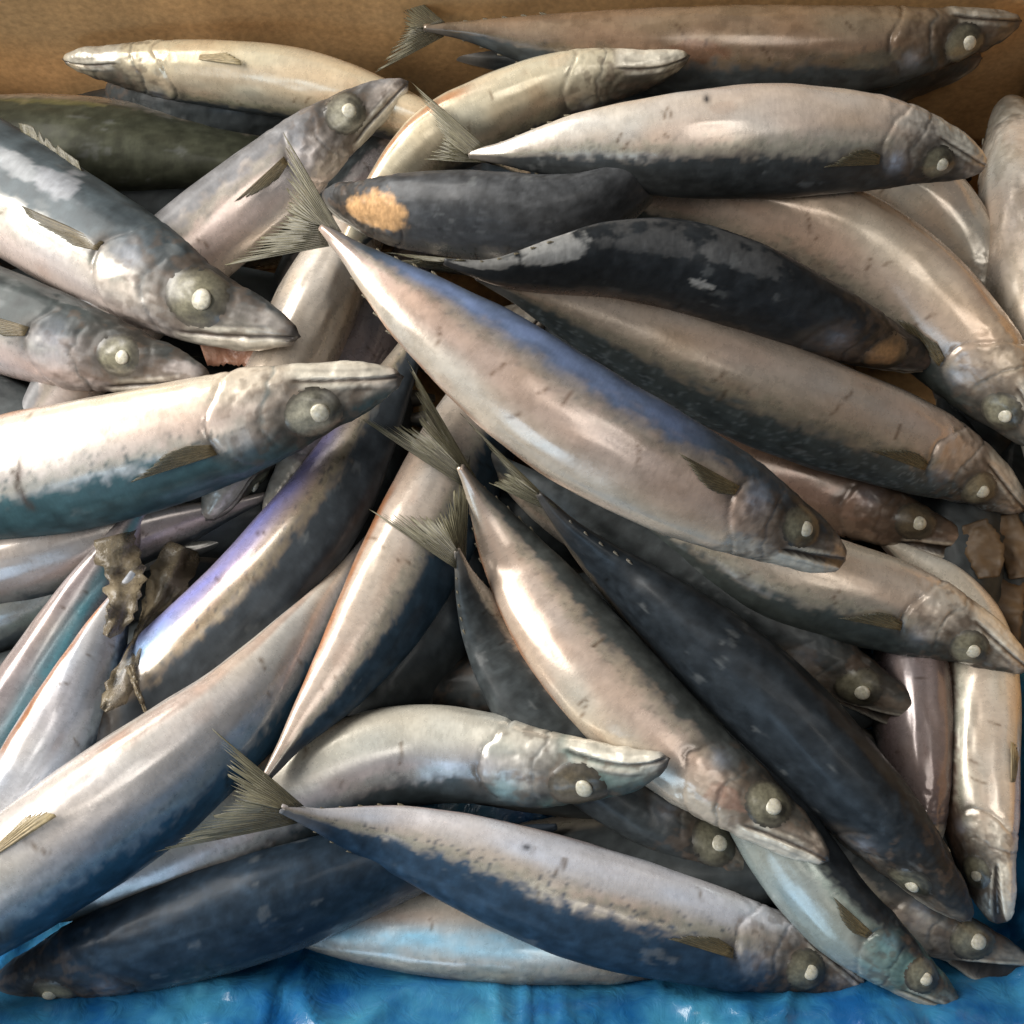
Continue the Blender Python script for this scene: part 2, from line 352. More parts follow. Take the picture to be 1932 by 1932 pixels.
F("F25", "tan and blue-grey fish with a rusty belly seam, tails of others draped over it", 200, -166,
  [(500, 1470), (560, 1385), (635, 1290), (705, 1185), (765, 1075), (830, 950), (890, 830), (950, 720), (1020, 600)], flank=(.42, .36, .29), belly=(.52, .45, .38), back=(.024, .042, .06), b=-.02, seam=1)  # back tinted blue for light reflected off the plastic
F("F41", "silvery fish with a full forked tail and a single black dot on its belly", 212, 180,
  [(530, 1525), (620, 1552), (740, 1580), (880, 1625), (1020, 1678), (1160, 1722), (1300, 1757), (1420, 1788), (1530, 1820), (1628, 1862)], tail=[(408, 1385), (312, 1600)], finlets=1, speck=1,
  belly=(.62, .62, .66), flank=(.40, .36, .30), back=(.016, .036, .065), b=.0, pect=1, dots=[(.60, -.62)], seam=.4, tl=.028)  # back colour carries a painted blue reflection from the liner
F("F31", "black-backed fish with a ragged forked tail and clouded eye beside a white jaw", 172, 142,
  [(862, 1038), (890, 1125), (955, 1245), (1045, 1365), (1150, 1465), (1260, 1545), (1360, 1608), (1457, 1662)], dark=.6, b=-.1, tail=[(705, 962), (884, 872)], finlets=1, eyesz=1.1, hs=1.3, tl=.03, ignore=('F40',), gape=0.6)
F("F38", "teal-cheeked mackerel lying across the corner of the blue plastic", 165, 8,
  [(1250, 1230), (1330, 1360), (1410, 1480), (1480, 1590), (1545, 1680), (1600, 1740), (1668, 1795), (1740, 1850), (1812, 1906)], flank=(.26, .31, .28), belly=(.24, .29, .28), back=(.02, .024, .028), b=.42, teal=1, pect=1, hs=1.12)
F("F36", "cream mackerel hanging head down beside the blue plastic", 165, -163,
  [(1640, 1000), (1720, 1060), (1790, 1120), (1832, 1200), (1842, 1300), (1842, 1450), (1855, 1600), (1882, 1740)], belly=(.60, .55, .46), flank=(.46, .42, .33), back=(.05, .03, .02), b=.22, jaw=1.2, pelvic=1, gape=0.7)
F("F35", "dark fish with half-open pale lips in the shade of the white-throated fish", 165, 40, [(880, 830), (1010, 930), (1150, 1010), (1300, 1100), (1450, 1190), (1600, 1275), (1748, 1362)], dark=.45, b=-.1, jaw=1.1, hs=1.2, gape=0.7)
F("F29", "tan-flanked fish with a thin rusty belly line, its tail splayed under the white-bellied fish's snout", 205, -4,
  [(868, 880), (915, 960), (985, 1075), (1080, 1205), (1190, 1330), (1310, 1437), (1440, 1530), (1562, 1622)], tail=[(772, 688), (688, 792)], finlets=1, seam=.9, flank=(.43, .345, .27), belly=(.50, .43, .34), back=(.045, .05, .048), b=.38, jaw=1.2,
  blot=[(.17, -.3, .03, .3, (.36, .19, .14), .3)], hs=1.22, ignore=('F40',), tl=.03)
F("F30", "black-backed mackerel with a dashed row of finlets and olive tail lobe", 196, 62,
  [(1016, 932), (1090, 1015), (1200, 1112), (1330, 1222), (1470, 1352), (1600, 1487), (1720, 1612), (1830, 1735)], tail=[(878, 790), (930, 912)], finlets=2, dark=.9, b=-.35, back=(.018, .023, .028), flank=(.13, .11, .085), belly=(.24, .21, .17), tl=.03)
F("F5", "tan fish curving down behind the arched black fish", 225, -160,
  [(1080, 360), (1230, 375), (1390, 402), (1550, 445), (1690, 535), (1800, 640), (1895, 740), (2005, 855)], flank=(.41, .335, .26), belly=(.48, .39, .29), back=(.04, .045, .04), b=.25, pect=1)
F("F34", "reddish brown fish with a long pale lower jaw above the white-throated fish", 165, 6, [(960, 700), (1100, 770), (1260, 830), (1400, 880), (1530, 920), (1640, 960), (1740, 1000), (1834, 1040)], flank=(.24, .155, .11), belly=(.34, .25, .175), back=(.06, .04, .03), b=.45, jaw=1.2, eye='dim', hs=1.15, gape=0.7)
F("F33", "white-throated mackerel with clouded eye beneath the blue-edged fish's jaw", 200, -168,
  [(1010, 770), (1090, 850), (1200, 940), (1320, 1010), (1450, 1078), (1580, 1118), (1700, 1150), (1820, 1197), (1940, 1262)], flank=(.39, .325, .245), belly=(.55, .50, .42), back=(.03, .036, .034), b=.12, pect=1, jaw=1.3)
F("F14", "dark head with a bare orange skin patch, pointing at the splayed tail", 166, 138,
  [(1330, 250), (1245, 315), (1160, 372), (1070, 405), (960, 410), (850, 403), (750, 398), (680, 388), (610, 368)], dark=.6, b=-.3, back=(.055, .058, .062), flank=(.10, .10, .095), belly=(.16, .14, .11),
  blot=[(.185, .45, .085, .48, (.45, .27, .13), 1.0), (.38, .5, .06, .3, (.035, .037, .04), .7)], noeye=1)
F("F4", "olive and pink flanked fish with a speckled dark back under the arched black fish", 205, -174,
  [(900, 520), (1050, 580), (1200, 645), (1380, 722), (1550, 785), (1690, 832), (1815, 885), (1932, 962)], flank=(.36, .30, .225), belly=(.43, .36, .30), back=(.045, .055, .055), b=.15, pect=1, scales=1, hs=0.9)
F("F3", "arched black mackerel with white frost along its spine", 176, 42,
  [(838, 494), (930, 512), (1040, 502), (1150, 490), (1260, 500), (1390, 538), (1510, 588), (1620, 634), (1765, 690)], tail=[(738, 478), (742, 492)], dark=.8, b=-.45, back=(.02, .023, .026), flank=(.05, .048, .045), belly=(.25, .17, .13), finlets=1,
  blot=[(.93, .8, .06, .3, (.30, .30, .29), .5), (.80, .8, .06, .3, (.34, .34, .33), .75), (.62, .85, .10, .18, (.10, .10, .10), .5), (.45, .9, .1, .12, (.12, .12, .12), .5), (.5, .35, .025, .08, (.30, .30, .29), .8)], eye='red', hs=1.25)
F("F2", "bright white-bellied fish with sharp snout, lying back down over the dark ones", 208, -172,
  [(885, 291), (970, 288), (1080, 280), (1250, 277), (1420, 270), (1560, 269), (1680, 275), (1770, 290), (1858, 314)], tail=[(783, 163), (806, 300)], finlets=1, belly=(.62, .57, .50), flank=(.46, .40, .32), back=(.03, .033, .034), b=.02, pect=.6, dots=[(.56, -.86)], jaw=1.1, blue=.8)
F("F17", "gleaming white-bellied mackerel with teal back and a dark curved gash", 240, -172,
  [(-560, 930), (-380, 955), (-220, 950), (-80, 926), (50, 902), (170, 878), (310, 842), (450, 800), (580, 760), (680, 732), (757, 712)], belly=(.66, .58, .47), flank=(.62, .55, .48), back=(.035, .075, .085), b=.05, pect=1, seam=.8, jaw=1.2, gash=1, speck=.5, eye='grey')
F("F1", "large bronze-flanked mackerel with blue iridescent back and gaping jaw, lying across the pile", 238, -4,
  [(606, 428), (662, 476), (765, 562), (908, 668), (1066, 784), (1224, 874), (1352, 936), (1470, 992), (1592, 1056)], tail=[(540, 262), (438, 496)], finlets=1, flank=(.42, .33, .265), belly=(.52, .46, .38), back=(.045, .06, .075), b=.42, pect=1,
  iri=((.20, .27, .47), .72, .24, .33, .86, .75), seam=.7, jaw=1.2, gape=.4, teeth=1, mott2=1, blue=1)

# ------------------------------------------------------------------ let the fish settle on each other
FLOOR = -0.125
K = 30
def settle():
    placed = []
    for f in FISH:
        sp = spline(f['pts'], K); u = np.linspace(-1, 1, K); t = 1-np.linspace(0, 1, K)
        pr = (TOP(t)+BOT(t))
        vis, ver = VIS(f['psi']), VER(f['psi'])
        z = np.full(K, FLOOR+0.03)
        for it in range(5):
            P = at(sp[:, 0], sp[:, 1], z); sc = mpp(P)
            a = f['w']/2*pr*sc; b = a*ver/vis
            req = np.maximum(FLOOR+b+0.002, f['o'].get('zmin', -9))
            for q in placed:
                if q['key'] in f['o'].get('ignore', ()): continue
                d = np.linalg.norm(P[:, None, :2]-q['P'][None, :, :2], axis=2)
                s = 0.80*(a[:, None]+q['a'][None])
                h = q['P'][None, :, 2]+0.50*(b[:, None]+q['b'][None])*np.sqrt(np.clip(1-(d/s)**2, 0, 1))
                h = np.where(d < s, h, -9)
                req = np.maximum(req, h.max(1))
            B = np.stack([np.ones(K), u, u*u, u**3, u**4], 1); R = np.diag([0, 1.5, 6.0, 8.0, 10.0])
            w = np.ones(K)
            for _ in range(60):
                W = B*w[:, None]; c = np.linalg.solve(B.T@W+R, W.T@req); zz = B@c
                w = np.where(zz < req, 40.0, 0.12)
            z = zz if f['hi'] else np.full(K, f['o'].get('zfix', FLOOR+.022+.006*(len(placed) % 2)))
        z = z+f['o'].get('hl', 0)*np.clip((u-.3)/.7, 0, 1)**1.5+f['o'].get('tl', 0)*np.clip((-u-.6)/.4, 0, 1)**1.3
        P = at(sp[:, 0], sp[:, 1], z); sc = mpp(P)
        f.update(z=z, sp=sp, P=P, a=f['w']/2*pr*sc, b=f['w']/2*pr*sc*ver/vis)
        placed.append(f)
settle()
def top_z(p, upto, lim=None):
    """height of the pile surface (fish before index upto) under point p"""
    z = FLOOR
    for n_, q in enumerate(FISH[:upto]):
        if n_ == lim: continue
        d = np.linalg.norm(q['P'][:, :2]-p[:2], axis=1); m = d < q['a']
        if m.any():
            z = max(z, (q['P'][m, 2]+q['b'][m]*np.sqrt(1-(d[m]/q['a'][m])**2)).max())
    return z

# ------------------------------------------------------------------ the setting: floor, box, blue liner
YB = 0.315; XR = 0.335
for f in FISH:
    pass
def box_panel(name, parent, loc, c, sx, sy, sz, mat, n=(40, 12), wob=0.0015, rot=None):
    """a cardboard panel: thin slab with slightly wavy faces; long axis X, height Z"""
    xs = np.linspace(-sx/2, sx/2, n[0]); zs = np.linspace(-sz/2, sz/2, n[1])
    X, Z = np.meshgrid(xs, zs, indexing='ij')
    Y = (fbm(np.stack([X*14, Z*10, np.full_like(X, hash(name) % 7)], -1), 5)-0.5)*wob*2
    G = np.stack([X, Y, Z], -1)
    V, Fc = thick_sheet(G, sy)
    if rot is not None: V = V @ rot.T
    return add_mesh(name, V+np.asarray(c), Fc, mat, parent, loc)
floor_z = FLOOR-0.012
g = add_mesh("ground", np.array([[-3, -3, floor_z-0.004], [3, -3, floor_z-0.004], [3, 3, floor_z-0.004], [-3, 3, floor_z-0.004]]), np.array([[0, 1, 2, 3]]), GROUND)
g["kind"] = "structure"
bx = thing("cardboard_box", "brown corrugated cardboard box holding the fish", "box", (0, 0, floor_z))
wall_h = 0.20
Rz = np.array([[0, -1, 0], [1, 0, 0], [0, 0, 1.0]])
box_panel("back_panel", bx, (0, 0, floor_z), (0, YB, floor_z+wall_h/2), 0.86, 0.005, wall_h, CARD, (90, 18), 0.005)
box_panel("side_panel", bx, (0, 0, floor_z), (XR, YB-0.34, floor_z+wall_h/2-0.015), 0.66, 0.005, wall_h-0.03, CARD, (40, 12), 0.002, Rz)
box_panel("side_panel", bx, (0, 0, floor_z), (-0.43, YB-0.34, floor_z+wall_h/2-0.03), 0.66, 0.005, wall_h-0.06, CARD, (40, 12), 0.002, Rz)
Rx = np.array([[1, 0, 0], [0, 0, 1], [0, -1, 0.0]])
box_panel("bottom_panel", bx, (0, 0, floor_z), (0, -0.03, floor_z), 0.86, 0.004, 0.70, CARD, (12, 12), 0.0, Rx)

def liner():
    nx, ny = 260, 200
    x = np.linspace(-0.40, 0.308, nx); y = np.linspace(-0.62, -0.02, ny)
    X, Y = np.meshgrid(x, y, indexing='ij')
    Z = FLOOR-0.005 + 0.0*X
    yf = -0.218                                     # the sheet climbs the front edge of the box, then folds over it
    k = sstep(yf+0.02, yf-0.05, Y); Z = Z+0.075*k + 0.05*sstep(yf-0.05, yf-0.14, Y) - 0.09*sstep(yf-0.16, yf-0.36, Y)
    Z = Z + 0.075*sstep(0.262, 0.305, X)*sstep(-0.04, -0.12, Y)
    p = np.stack([X*16, Y*16, 0*X], -1)
    wv = np.stack([fbm(p*0.7+3, 3), fbm(p*0.7+9, 4), 0*X], -1)*2.5
    rid = 1-np.abs(2*fbm(p+wv, 11, 4)-1); rid2 = 1-np.abs(2*fbm(p*2.3+wv*1.5, 23, 3)-1)
    amp = 0.25+0.75*np.maximum(sstep(yf+0.06, yf-0.01, Y), sstep(0.22, 0.27, X))
    Z = Z+((rid**3)*0.011+(rid2**4)*0.003-0.005)*amp
    V, Fc = thick_sheet(np.stack([X, Y, Z], -1), 0.0006)
    return add_mesh("plastic_liner", V, Fc, BLUE)
ln = liner(); ln["label"] = "crumpled bright blue plastic sheet lining the front of the box"; ln["category"] = "plastic sheet"

# ------------------------------------------------------------------ building one fish
def build(f, idx):
    o = f['o']; rng = random.Random(idx*13+5); seed = idx*101
    nh, nb, nth = (104, 136, 112) if f['hi'] else (44, 50, 56)
    t = np.r_[np.linspace(0, 1, nh)**1.15*0.27, 0.27+np.linspace(0, 1, nb+1)[1:]*0.73]
    nr = len(t)
    # spine curve in space
    P3 = spline(np.c_[f['P'][::3]] if False else f['P'], 400); s = np.linspace(1, 0, 400)[::-1]
    Pr = P3[::-1]                                     # now snout -> tail
    tt = np.linspace(0, 1, 400)
    C = np.stack([np.interp(t, tt, Pr[:, k]) for k in range(3)], 1)
    kr = np.exp(-0.5*(np.arange(-30, 31)/12.0)**2); kr /= kr.sum()
    Tn = np.gradient(Pr, axis=0); Tn = np.stack([np.convolve(np.r_[np.full(30, Tn[0, k]), Tn[:, k], np.full(30, Tn[-1, k])], kr, 'valid') for k in range(3)], 1)
    T = -np.stack([np.interp(t, tt, Tn[:, k]) for k in range(3)], 1); T /= np.linalg.norm(T, axis=1, keepdims=True)   # heading
    V2 = CAM-C; V2 = V2-(V2*T).sum(1, keepdims=True)*T; V2 /= np.linalg.norm(V2, axis=1, keepdims=True)
    NL = np.cross(V2, T)                              # image-left of the heading
    psi = f['psi'] + o.get('twist', 0)*(t-0.3)
    D = np.cos(psi)[:, None]*NL+np.sin(psi)[:, None]*V2
    S = np.cross(T, D)
    near = 1.0 if (S*V2).sum(1).mean() > 0 else -1.0   # which flank faces up
    L = np.linalg.norm(np.diff(Pr, axis=0), axis=1).sum()
    scm = float(np.median(mpp(Pr[60:260]))); H = f['w']*scm/(2*VIS(f['psi']))
    hw = H/L
    hs = o.get('hs', 1.0); tw = np.interp(t, [0, .26*hs, 1], [0, .26, 1])
    top, bot, thk = TOP(tw), BOT(tw), THK(tw)
    # individual build: plumper or slacker belly, slight lumps
    bot = bot*(1+0.05*rng.uniform(-1, 1)*np.exp(-((t-0.45)/0.2)**2))
    th = np.linspace(0, 2*np.pi, nth, endpoint=False)
    cz, sy = np.cos(th), np.sin(th)
    zr = np.where(cz[None] > 0, top[:, None]*cz[None], bot[:, None]*cz[None])
    yr = thk[:, None]*np.sign(sy)[None]*np.abs(sy)[None]**0.92
    # radial lumps so the outline is not a perfect lathe
    X = tw[:, None]+0*zr; Zm = zr*hw/hs; Ym = yr*hw/hs
    lump = (fbm(np.stack([X*9, Zm*40, Ym*40], -1), seed, 2)-0.5)*0.06*np.clip(t*8, 0, 1)[:, None]
    zn = cz[None]+0*zr
    # --- head relief (all lengths in units of body length)
    rel = 0*zr
    ex, ez = 0.108, 0.011
    mth = -0.002-0.033*np.clip(X/0.125, 0, 1)**1.15                     # mouth line height
    inm = (X < 0.128)
    gap = o.get('gape', 0)
    mw = 0.0020+0.0012*gap*np.clip(1-X/0.13, 0, 1)
    mouth = np.exp(-((Zm-mth)/mw)**2)*sstep(0.130, 0.120, X)*np.clip(X/0.006, 0, 1)
    rel -= (0.0028+.004*gap)*mouth
    lowjaw = sstep(0.0005, 0.004, mth-Zm)*sstep(0.14, 0.12, X)
    rel += 0.0012*lowjaw
    maxl = np.exp(-((Zm-mth-0.0075)/0.0045)**2)*sstep(0.125, 0.11, X)*sstep(0.02, 0.05, X)
    rel += 0.0016*maxl
    # gill cover: trailing edge is a crescent
    hn = fbm(np.stack([X*26, Zm*34, Ym*34], -1), seed+50, 3)
    gx = 0.242-11*(Zm+0.004)**2+(hn-.5)*.022
    gd = X-gx
    gill_on = sstep(0.055, 0.035, Zm)
    rel += 0.0017*np.exp(-np.clip(-gd, 0, 1)/0.035)*(gd < 0)*gill_on*(.5+hn) - 0.0022*(.2+1.5*hn)*np.exp(-(gd/0.005)**2)*gill_on
    px_ = 0.178+(hn-.5)*.03-0.9*np.clip(np.abs(Zm-0.002)-0.006, 0, 1)**1.2
    pg = np.exp(-((X-px_)/0.003)**2)*sstep(0.045, 0.03, Zm); rel -= 0.0018*pg*(.3+1.2*hn)
    ed = np.hypot(X-ex-0.006, (Zm-ez)*1.08)
    sock = np.exp(-((ed-0.040)/0.0055)**2); rel -= 0.0013*sock
    rel += 0.0012*np.exp(-(ed/0.03)**2)
    hr = sstep(.26, .22, X)*sstep(.0, .02, X)
    rel += hr*((fbm(np.stack([X*60, Zm*80, Ym*80], -1), seed+40, 3)-.5)*.0042+(fbm(np.stack([X*22, Zm*30, Ym*30], -1), seed+41, 2)-.5)*.004)
    # dorsal groove / keel near the tail, belly seam
    rel += 0.0015*np.exp(-(Zm/0.004)**2)*sstep(0.88, 0.96, X)
    seam = o.get('seam', 0)
    sm = np.exp(-((1+zn)/0.012)**2)*sstep(0.42, 0.5, X)*sstep(0.93, 0.8, X)
    rel += 0.0012*sm*(1 if seam else 0.3)
    # position
    nz = zr/np.maximum(np.where(cz[None] > 0, top[:, None], bot[:, None]), 1e-4)**2*0.25; ny = yr/np.maximum(thk[:, None], 1e-4)**2*0.25
    nn = np.sqrt(nz**2+ny**2)+1e-9; nz, ny = nz/nn, ny/nn
    zz = (zr*(1+lump))*H+nz*rel*L; yy = (yr*(1+lump))*H+ny*rel*L
    if gap:
        jw = sstep(-.0015, .003, mth-Zm)*sstep(.135, .115, X)
        zz = zz-jw*gap*.17*np.clip(.128-X, 0, 1)*L*hs
        up_j = sstep(-.0015, .003, Zm-mth)*sstep(.135, .115, X)
        zz = zz+up_j*gap*.05*np.clip(.128-X, 0, 1)*L*hs
    Pts = C[:, None, :]+D[:, None, :]*zz[..., None]+S[:, None, :]*yy[..., None]
    # --- colours
    fs = np.stack([X*L/0.3, Zm*L/0.3, Ym*L/0.3], -1)
    n1 = fbm(np.stack([X*30, Zm*60, Ym*60], -1), seed+1, 3); n2 = fbm(np.stack([X*90, Zm*110, Ym*110], -1), seed+2, 3)
    n3 = fbm(np.stack([X*10, Zm*20, Ym*20], -1), seed+3, 2); n4 = fbm(np.stack([X*220, Zm*160, Ym*160], -1), seed+4, 2)
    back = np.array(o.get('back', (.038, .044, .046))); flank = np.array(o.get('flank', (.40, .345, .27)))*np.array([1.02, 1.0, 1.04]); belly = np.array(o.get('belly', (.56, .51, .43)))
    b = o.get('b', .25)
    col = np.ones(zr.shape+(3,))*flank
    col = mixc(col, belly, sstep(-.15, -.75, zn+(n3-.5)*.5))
    # pinkish and golden drifts along the flank
    col = col*(1+(n3[..., None]-.5)*np.array([.30, .12, -.10]))
    col = mixc(col, np.array([.50, .40, .36])*flank/ .38, .35*sstep(.45, .75, fbm(np.stack([X*5, zn*1.5, 0*X], -1), seed+7, 2)))
    spk = 1.2 if o.get('speck') else 1.0
    edge = zn-b+(n2-.5)*.34*spk+(n1-.5)*.25
    bk = sstep(-.10, .22, edge)
    # wavy bars of the back
    bars = .5+.5*np.sin((X*95+(n1-.5)*9+zn*3.0)); bars = bars*sstep(.1, .5, edge)
    bcol = back*(1+.9*(n2[..., None]-.5))*(1.12-.35*bars[..., None])
    if o.get('olive'): bcol = bcol*np.array([1.25, 1.15, .75])
    mid = np.exp(-((edge+.05)/.16)**2)
    col = mixc(col, flank*np.array([.55, .64, .60]), .65*mid)
    col = col*(1-bk[..., None])+bcol*bk[..., None]
    # dark pinpricks along the boundary
    col = mixc(col, back, .7*sstep(.66, .74, n4)*np.exp(-((zn-b+.12)/.22)**2)*(1 if o.get('speck') else .5))
    # tail stalk is duller
    col = mixc(col, flank*.55+back*.45, .45*sstep(.90, .98, X))
    for key in ('iri', 'iri2'):  # iridescent colour plus grazing sky reflections, painted on as bands
        if key in o:
            ic, zc, zw, x0, x1, st = o[key]
            m = np.exp(-((zn-zc)/zw)**2)*sstep(x0-.06, x0+.06, X)*sstep(x1+.06, x1-.06, X)*(0.62+.75*(n1-.3))
            col = mixc(col, ic, np.clip(m*st, 0, 1))
    # head
    hd = sstep(.016, -.024, gd+(n1-.5)*.05)
    htop = sstep(.006, .026, Zm-.05*np.clip(X-.1, 0, 1)+(n1-.5)*.03)*hd
    hback = back*1.1 if b < .6 else np.array([.04, .04, .04])
    dk = o.get('dark', 0)
    cheek = mixc(np.ones(zr.shape+(3,))*(flank*.45+belly*.50), np.array([.10, .085, .065])*(1-.4*dk), .55*sstep(.43, .56, n1*.6+n3*.4))
    col = mixc(col, 0*col[0, 0], 0*hd)
    hm = hd*(1-sstep(.03, .055, Zm))*(.35+.65*sstep(-.01, -.075, gd+(hn-.5)*.06))
    col = col*(1-.8*hm[..., None])+cheek*.8*hm[..., None]
    col = mixc(col, belly*.95, .75*hd*sstep(-.028, -.05, Zm+(n1-.5)*.02)*sstep(.1, .16, X))
    col = mixc(col, hback, .9*htop)
    around = np.exp(-((ed+(n1-.5)*.05+(n2-.5)*.02)/.062)**4)*(1-lowjaw)
    col = mixc(col, np.array([.036, .031, .025])*(1-.3*dk), np.clip(.92*around, 0, 1))
    bl = np.exp(-((X-.205)/.018)**2-((Zm-.018)/.018)**2)
    tl = o.get('teal', 0); bu = o.get('blue', .25)
    col = mixc(col, (.19, .31, .34) if tl else (.40, .45, .55), np.clip(bl*max(tl, bu)*(.3+1.2*n2), 0, .65))
    if tl:
        col = mixc(col, (.12, .24, .23), .5*tl*hd*sstep(.5, .7, n3+.1))
    lj = o.get('jaw', .8)
    jawc = np.array([.58, .545, .46])*(1-.55*dk)
    col = mixc(col, jawc*min(lj, 1.25), np.clip(.85*lowjaw*sstep(.0, .02, X), 0, 1))
    col = mixc(col, jawc*.95, .6*maxl*min(lj, 1.1))
    if o.get('teeth'):
        tx = np.abs(((X*150) % 1)-.5)*2
        col = mixc(col, (.62, .58, .46), .9*(tx < .5)*np.exp(-((Zm-mth-.004)/.0025)**2)*sstep(.045, .055, X)*sstep(.095, .085, X))
    mdk = np.clip(np.exp(-((Zm-mth)/(.0026+.0016*min(gap, 1)))**4)*sstep(.130, .118, X), 0, 1)
    col = mixc(col, (.035, .028, .024) if not gap else (.02, .016, .014), (.72 if not gap else .95)*np.clip(np.maximum(mouth*1.25, mdk if gap else 0), 0, 1))
    col = mixc(col, (.035, .03, .03), .75*sstep(.022, .006, X+(n2-.5)*.012)*(Zm > mth-.004))
    col = mixc(col, back*1.3+.012, .55*pg*(.4+n1))
    gill_shade = np.exp(-((gd-.001)/.0035)**2)*gill_on
    col = mixc(col, (.05, .04, .035), .9*gill_shade*(.25+1.0*n1)*(.25+.75*np.exp(-((Zm-.006)/.026)**2))*sstep(.3, .55, hn+.1))  # gap shadow behind the gill cover edge, painted dark
    col = mixc(col, np.array([.07, .06, .05]), .75*np.exp(-((gd-.011)/.012)**2)*np.exp(-((Zm-.010)/.022)**2))  # broader gap shadow painted in at the pectoral base
    if o.get('noeye'): pass
    ang_ = np.arctan2(Zm-ez, -(X-ex))
    rays_ = (.5+.5*np.sin(ang_*26+hn*14))**3*np.exp(-((ed-.062)/.02)**2)*hd*(1-lowjaw)
    col = mixc(col, col*.45, .5*rays_)
    lip = np.exp(-((Zm-mth-.0125)/.0022)**2)*sstep(.125, .11, X)*sstep(.02, .04, X)
    col = mixc(col, (.05, .045, .04), .6*lip*(.3+1.2*hn))
    und = np.exp(-((Zm-mth+.011)/.0018)**2)*sstep(.13, .11, X)*sstep(.015, .03, X)
    col = mixc(col, col*.5, .5*und)
    col = mixc(col, np.array([.10, .07, .05]), .45*hd*sstep(.52, .64, fbm(np.stack([X*70, Zm*80, Ym*80], -1), seed+60, 3))*(1-.6*lowjaw))
    # reddish vent seam
    if seam:
        col = mixc(col, (.36, .15, .06), np.clip(seam*.85*np.exp(-((1+zn)/.03)**2)*sstep(.40, .5, X)*sstep(.94, .84, X)*(.35+1.2*n1), 0, .9))
    if True:
        k = .40 if o.get('mottle') else (.22 if o.get('mott2') else .08)
        col = mixc(col, col*np.array([.45, .42, .36]), k*sstep(.5, .62, fbm(np.stack([X*38, Zm*50, Ym*50], -1), seed+9, 4)))
    if o.get('scales'):
        col = mixc(col, np.array([.18, .21, .22]), .35*sstep(.62, .7, n4)*sstep(.0, .3, edge))
    for (bx_, bz, rx, rz, bc, st) in o.get('blot', []):
        d = np.hypot((X-bx_)/rx, (zn-bz)/rz)+((n2-.5)*.9+(n1-.5)*.7+(n4-.5)*.4)*(.4 if st >= 1 else 1)
        m = sstep(1.12, .80, d)*st*((sy*near > -0.3)[None])
        col = mixc(col, np.array(bc)*1.0*(1+.8*(n4[..., None]-.5)), m)
    # frost / bruises / small nicks
    fr = sstep(.70, .78, fbm(np.stack([X*24, Zm*45, Ym*45], -1), seed+12, 4))*bk
    col = mixc(col, (.20, .21, .21), .25*fr)
    bruise = sstep(.66, .78, fbm(np.stack([X*13, Zm*28, Ym*28], -1), seed+14, 3))*(1-bk)
    col = mixc(col, col*np.array([.75, .55, .45]), .22*bruise)
    for k in range(rng.randint(4, 8)):
        x0, z0 = rng.uniform(.3, .85), rng.uniform(-.9, .3); an = rng.uniform(-.6, .6)+1.57; ln_ = rng.uniform(.006, .022)
        dx, dz = X-x0, (zn-z0)*.09
        al = dx*math.cos(an)+dz*math.sin(an); pe = -dx*math.sin(an)+dz*math.cos(an)+al*al*6
        m = np.exp(-(pe/.0024)**2)*sstep(ln_, ln_*.8, np.abs(al))*((sy*near > 0)[None])
        col = mixc(col, col*np.array([.35, .28, .22]), .8*m)
    for (x0, z0) in o.get('dots', []):
        col = mixc(col, (.02, .02, .025), np.exp(-(np.hypot(X-x0, (zn-z0)*.10)/.0058)**2)*((sy*near > 0)[None]))
    if o.get('gash'):
        gz = np.linspace(-.35, .55, 10)
        gxx = .478+.03*(zn+.35)-.05*np.clip(zn, 0, 1)
        m = np.exp(-((X-gxx)/.0048)**2)*sstep(-.55, -.45, zn)*sstep(.5, .35, zn)*((sy*near > 0)[None])
        col = mixc(col, (.05, .03, .02), .85*m)
    col = np.clip(col, .006, .85)
    silver = np.clip(1.15-bk*.85-hd*.4-.9*around, 0, 1)
    cols = np.concatenate([col, silver[..., None]], -1)
    # --- meshes
    loc = C[int(nr*.55)].copy(); loc[2] -= H*.4
    root = thing(f['name'], f['label'], "fish", loc, f['group'])
    V = Pts.reshape(-1, 3); Fc = grid_faces(nr, nth, True)
    tip, end = C[0]+T[0]*L*.004, C[-1]-T[-1]*L*.002
    # closing caps: fans of quads folded onto one point
    V = np.vstack([V, np.repeat(tip[None], 1, 0), np.repeat(end[None], 1, 0)]); nV = len(V)
    j = np.arange(0, nth, 2); j1 = (j+1) % nth; j2 = (j+2) % nth
    c0 = np.stack([j2, j1, j, np.full_like(j, nV-2)], 1); bs = (nr-1)*nth
    c1 = np.stack([bs+j, bs+j1, bs+j2, np.full_like(j, nV-1)], 1)
    Fc = np.vstack([Fc, c0, c1])
    cc = np.vstack([cols.reshape(-1, 4), cols[0].mean(0)[None], cols[-1].mean(0)[None]])
    ff = np.vstack([fs.reshape(-1, 3), fs[0].mean(0)[None], fs[-1].mean(0)[None]])
    add_mesh("body", V, Fc, SKIN, root, loc, True, cc, ff)

    def surf(tq, zq_deg, off=0.0):
        """point on the skin: tq along, angle from the back in degrees (positive on the upper flank)"""
        a = np.radians(zq_deg)*near
        i = np.clip(np.interp(tq, tw, np.arange(nr)), 0, nr-1.001); ii = int(i); fr_ = i-ii
        jf = (a % (2*np.pi))/(2*np.pi)*nth; ji = int(jf) % nth; fj = jf-int(jf)
        def g_(A): return ((1-fr_)*((1-fj)*A[ii, ji]+fj*A[ii, (ji+1) % nth])+fr_*((1-fj)*A[ii+1, ji]+fj*A[ii+1, (ji+1) % nth]))
        p = g_(Pts)
        n = D[ii]*g_(nz)+S[ii]*g_(ny); n /= np.linalg.norm(n)
        return p+n*off, n
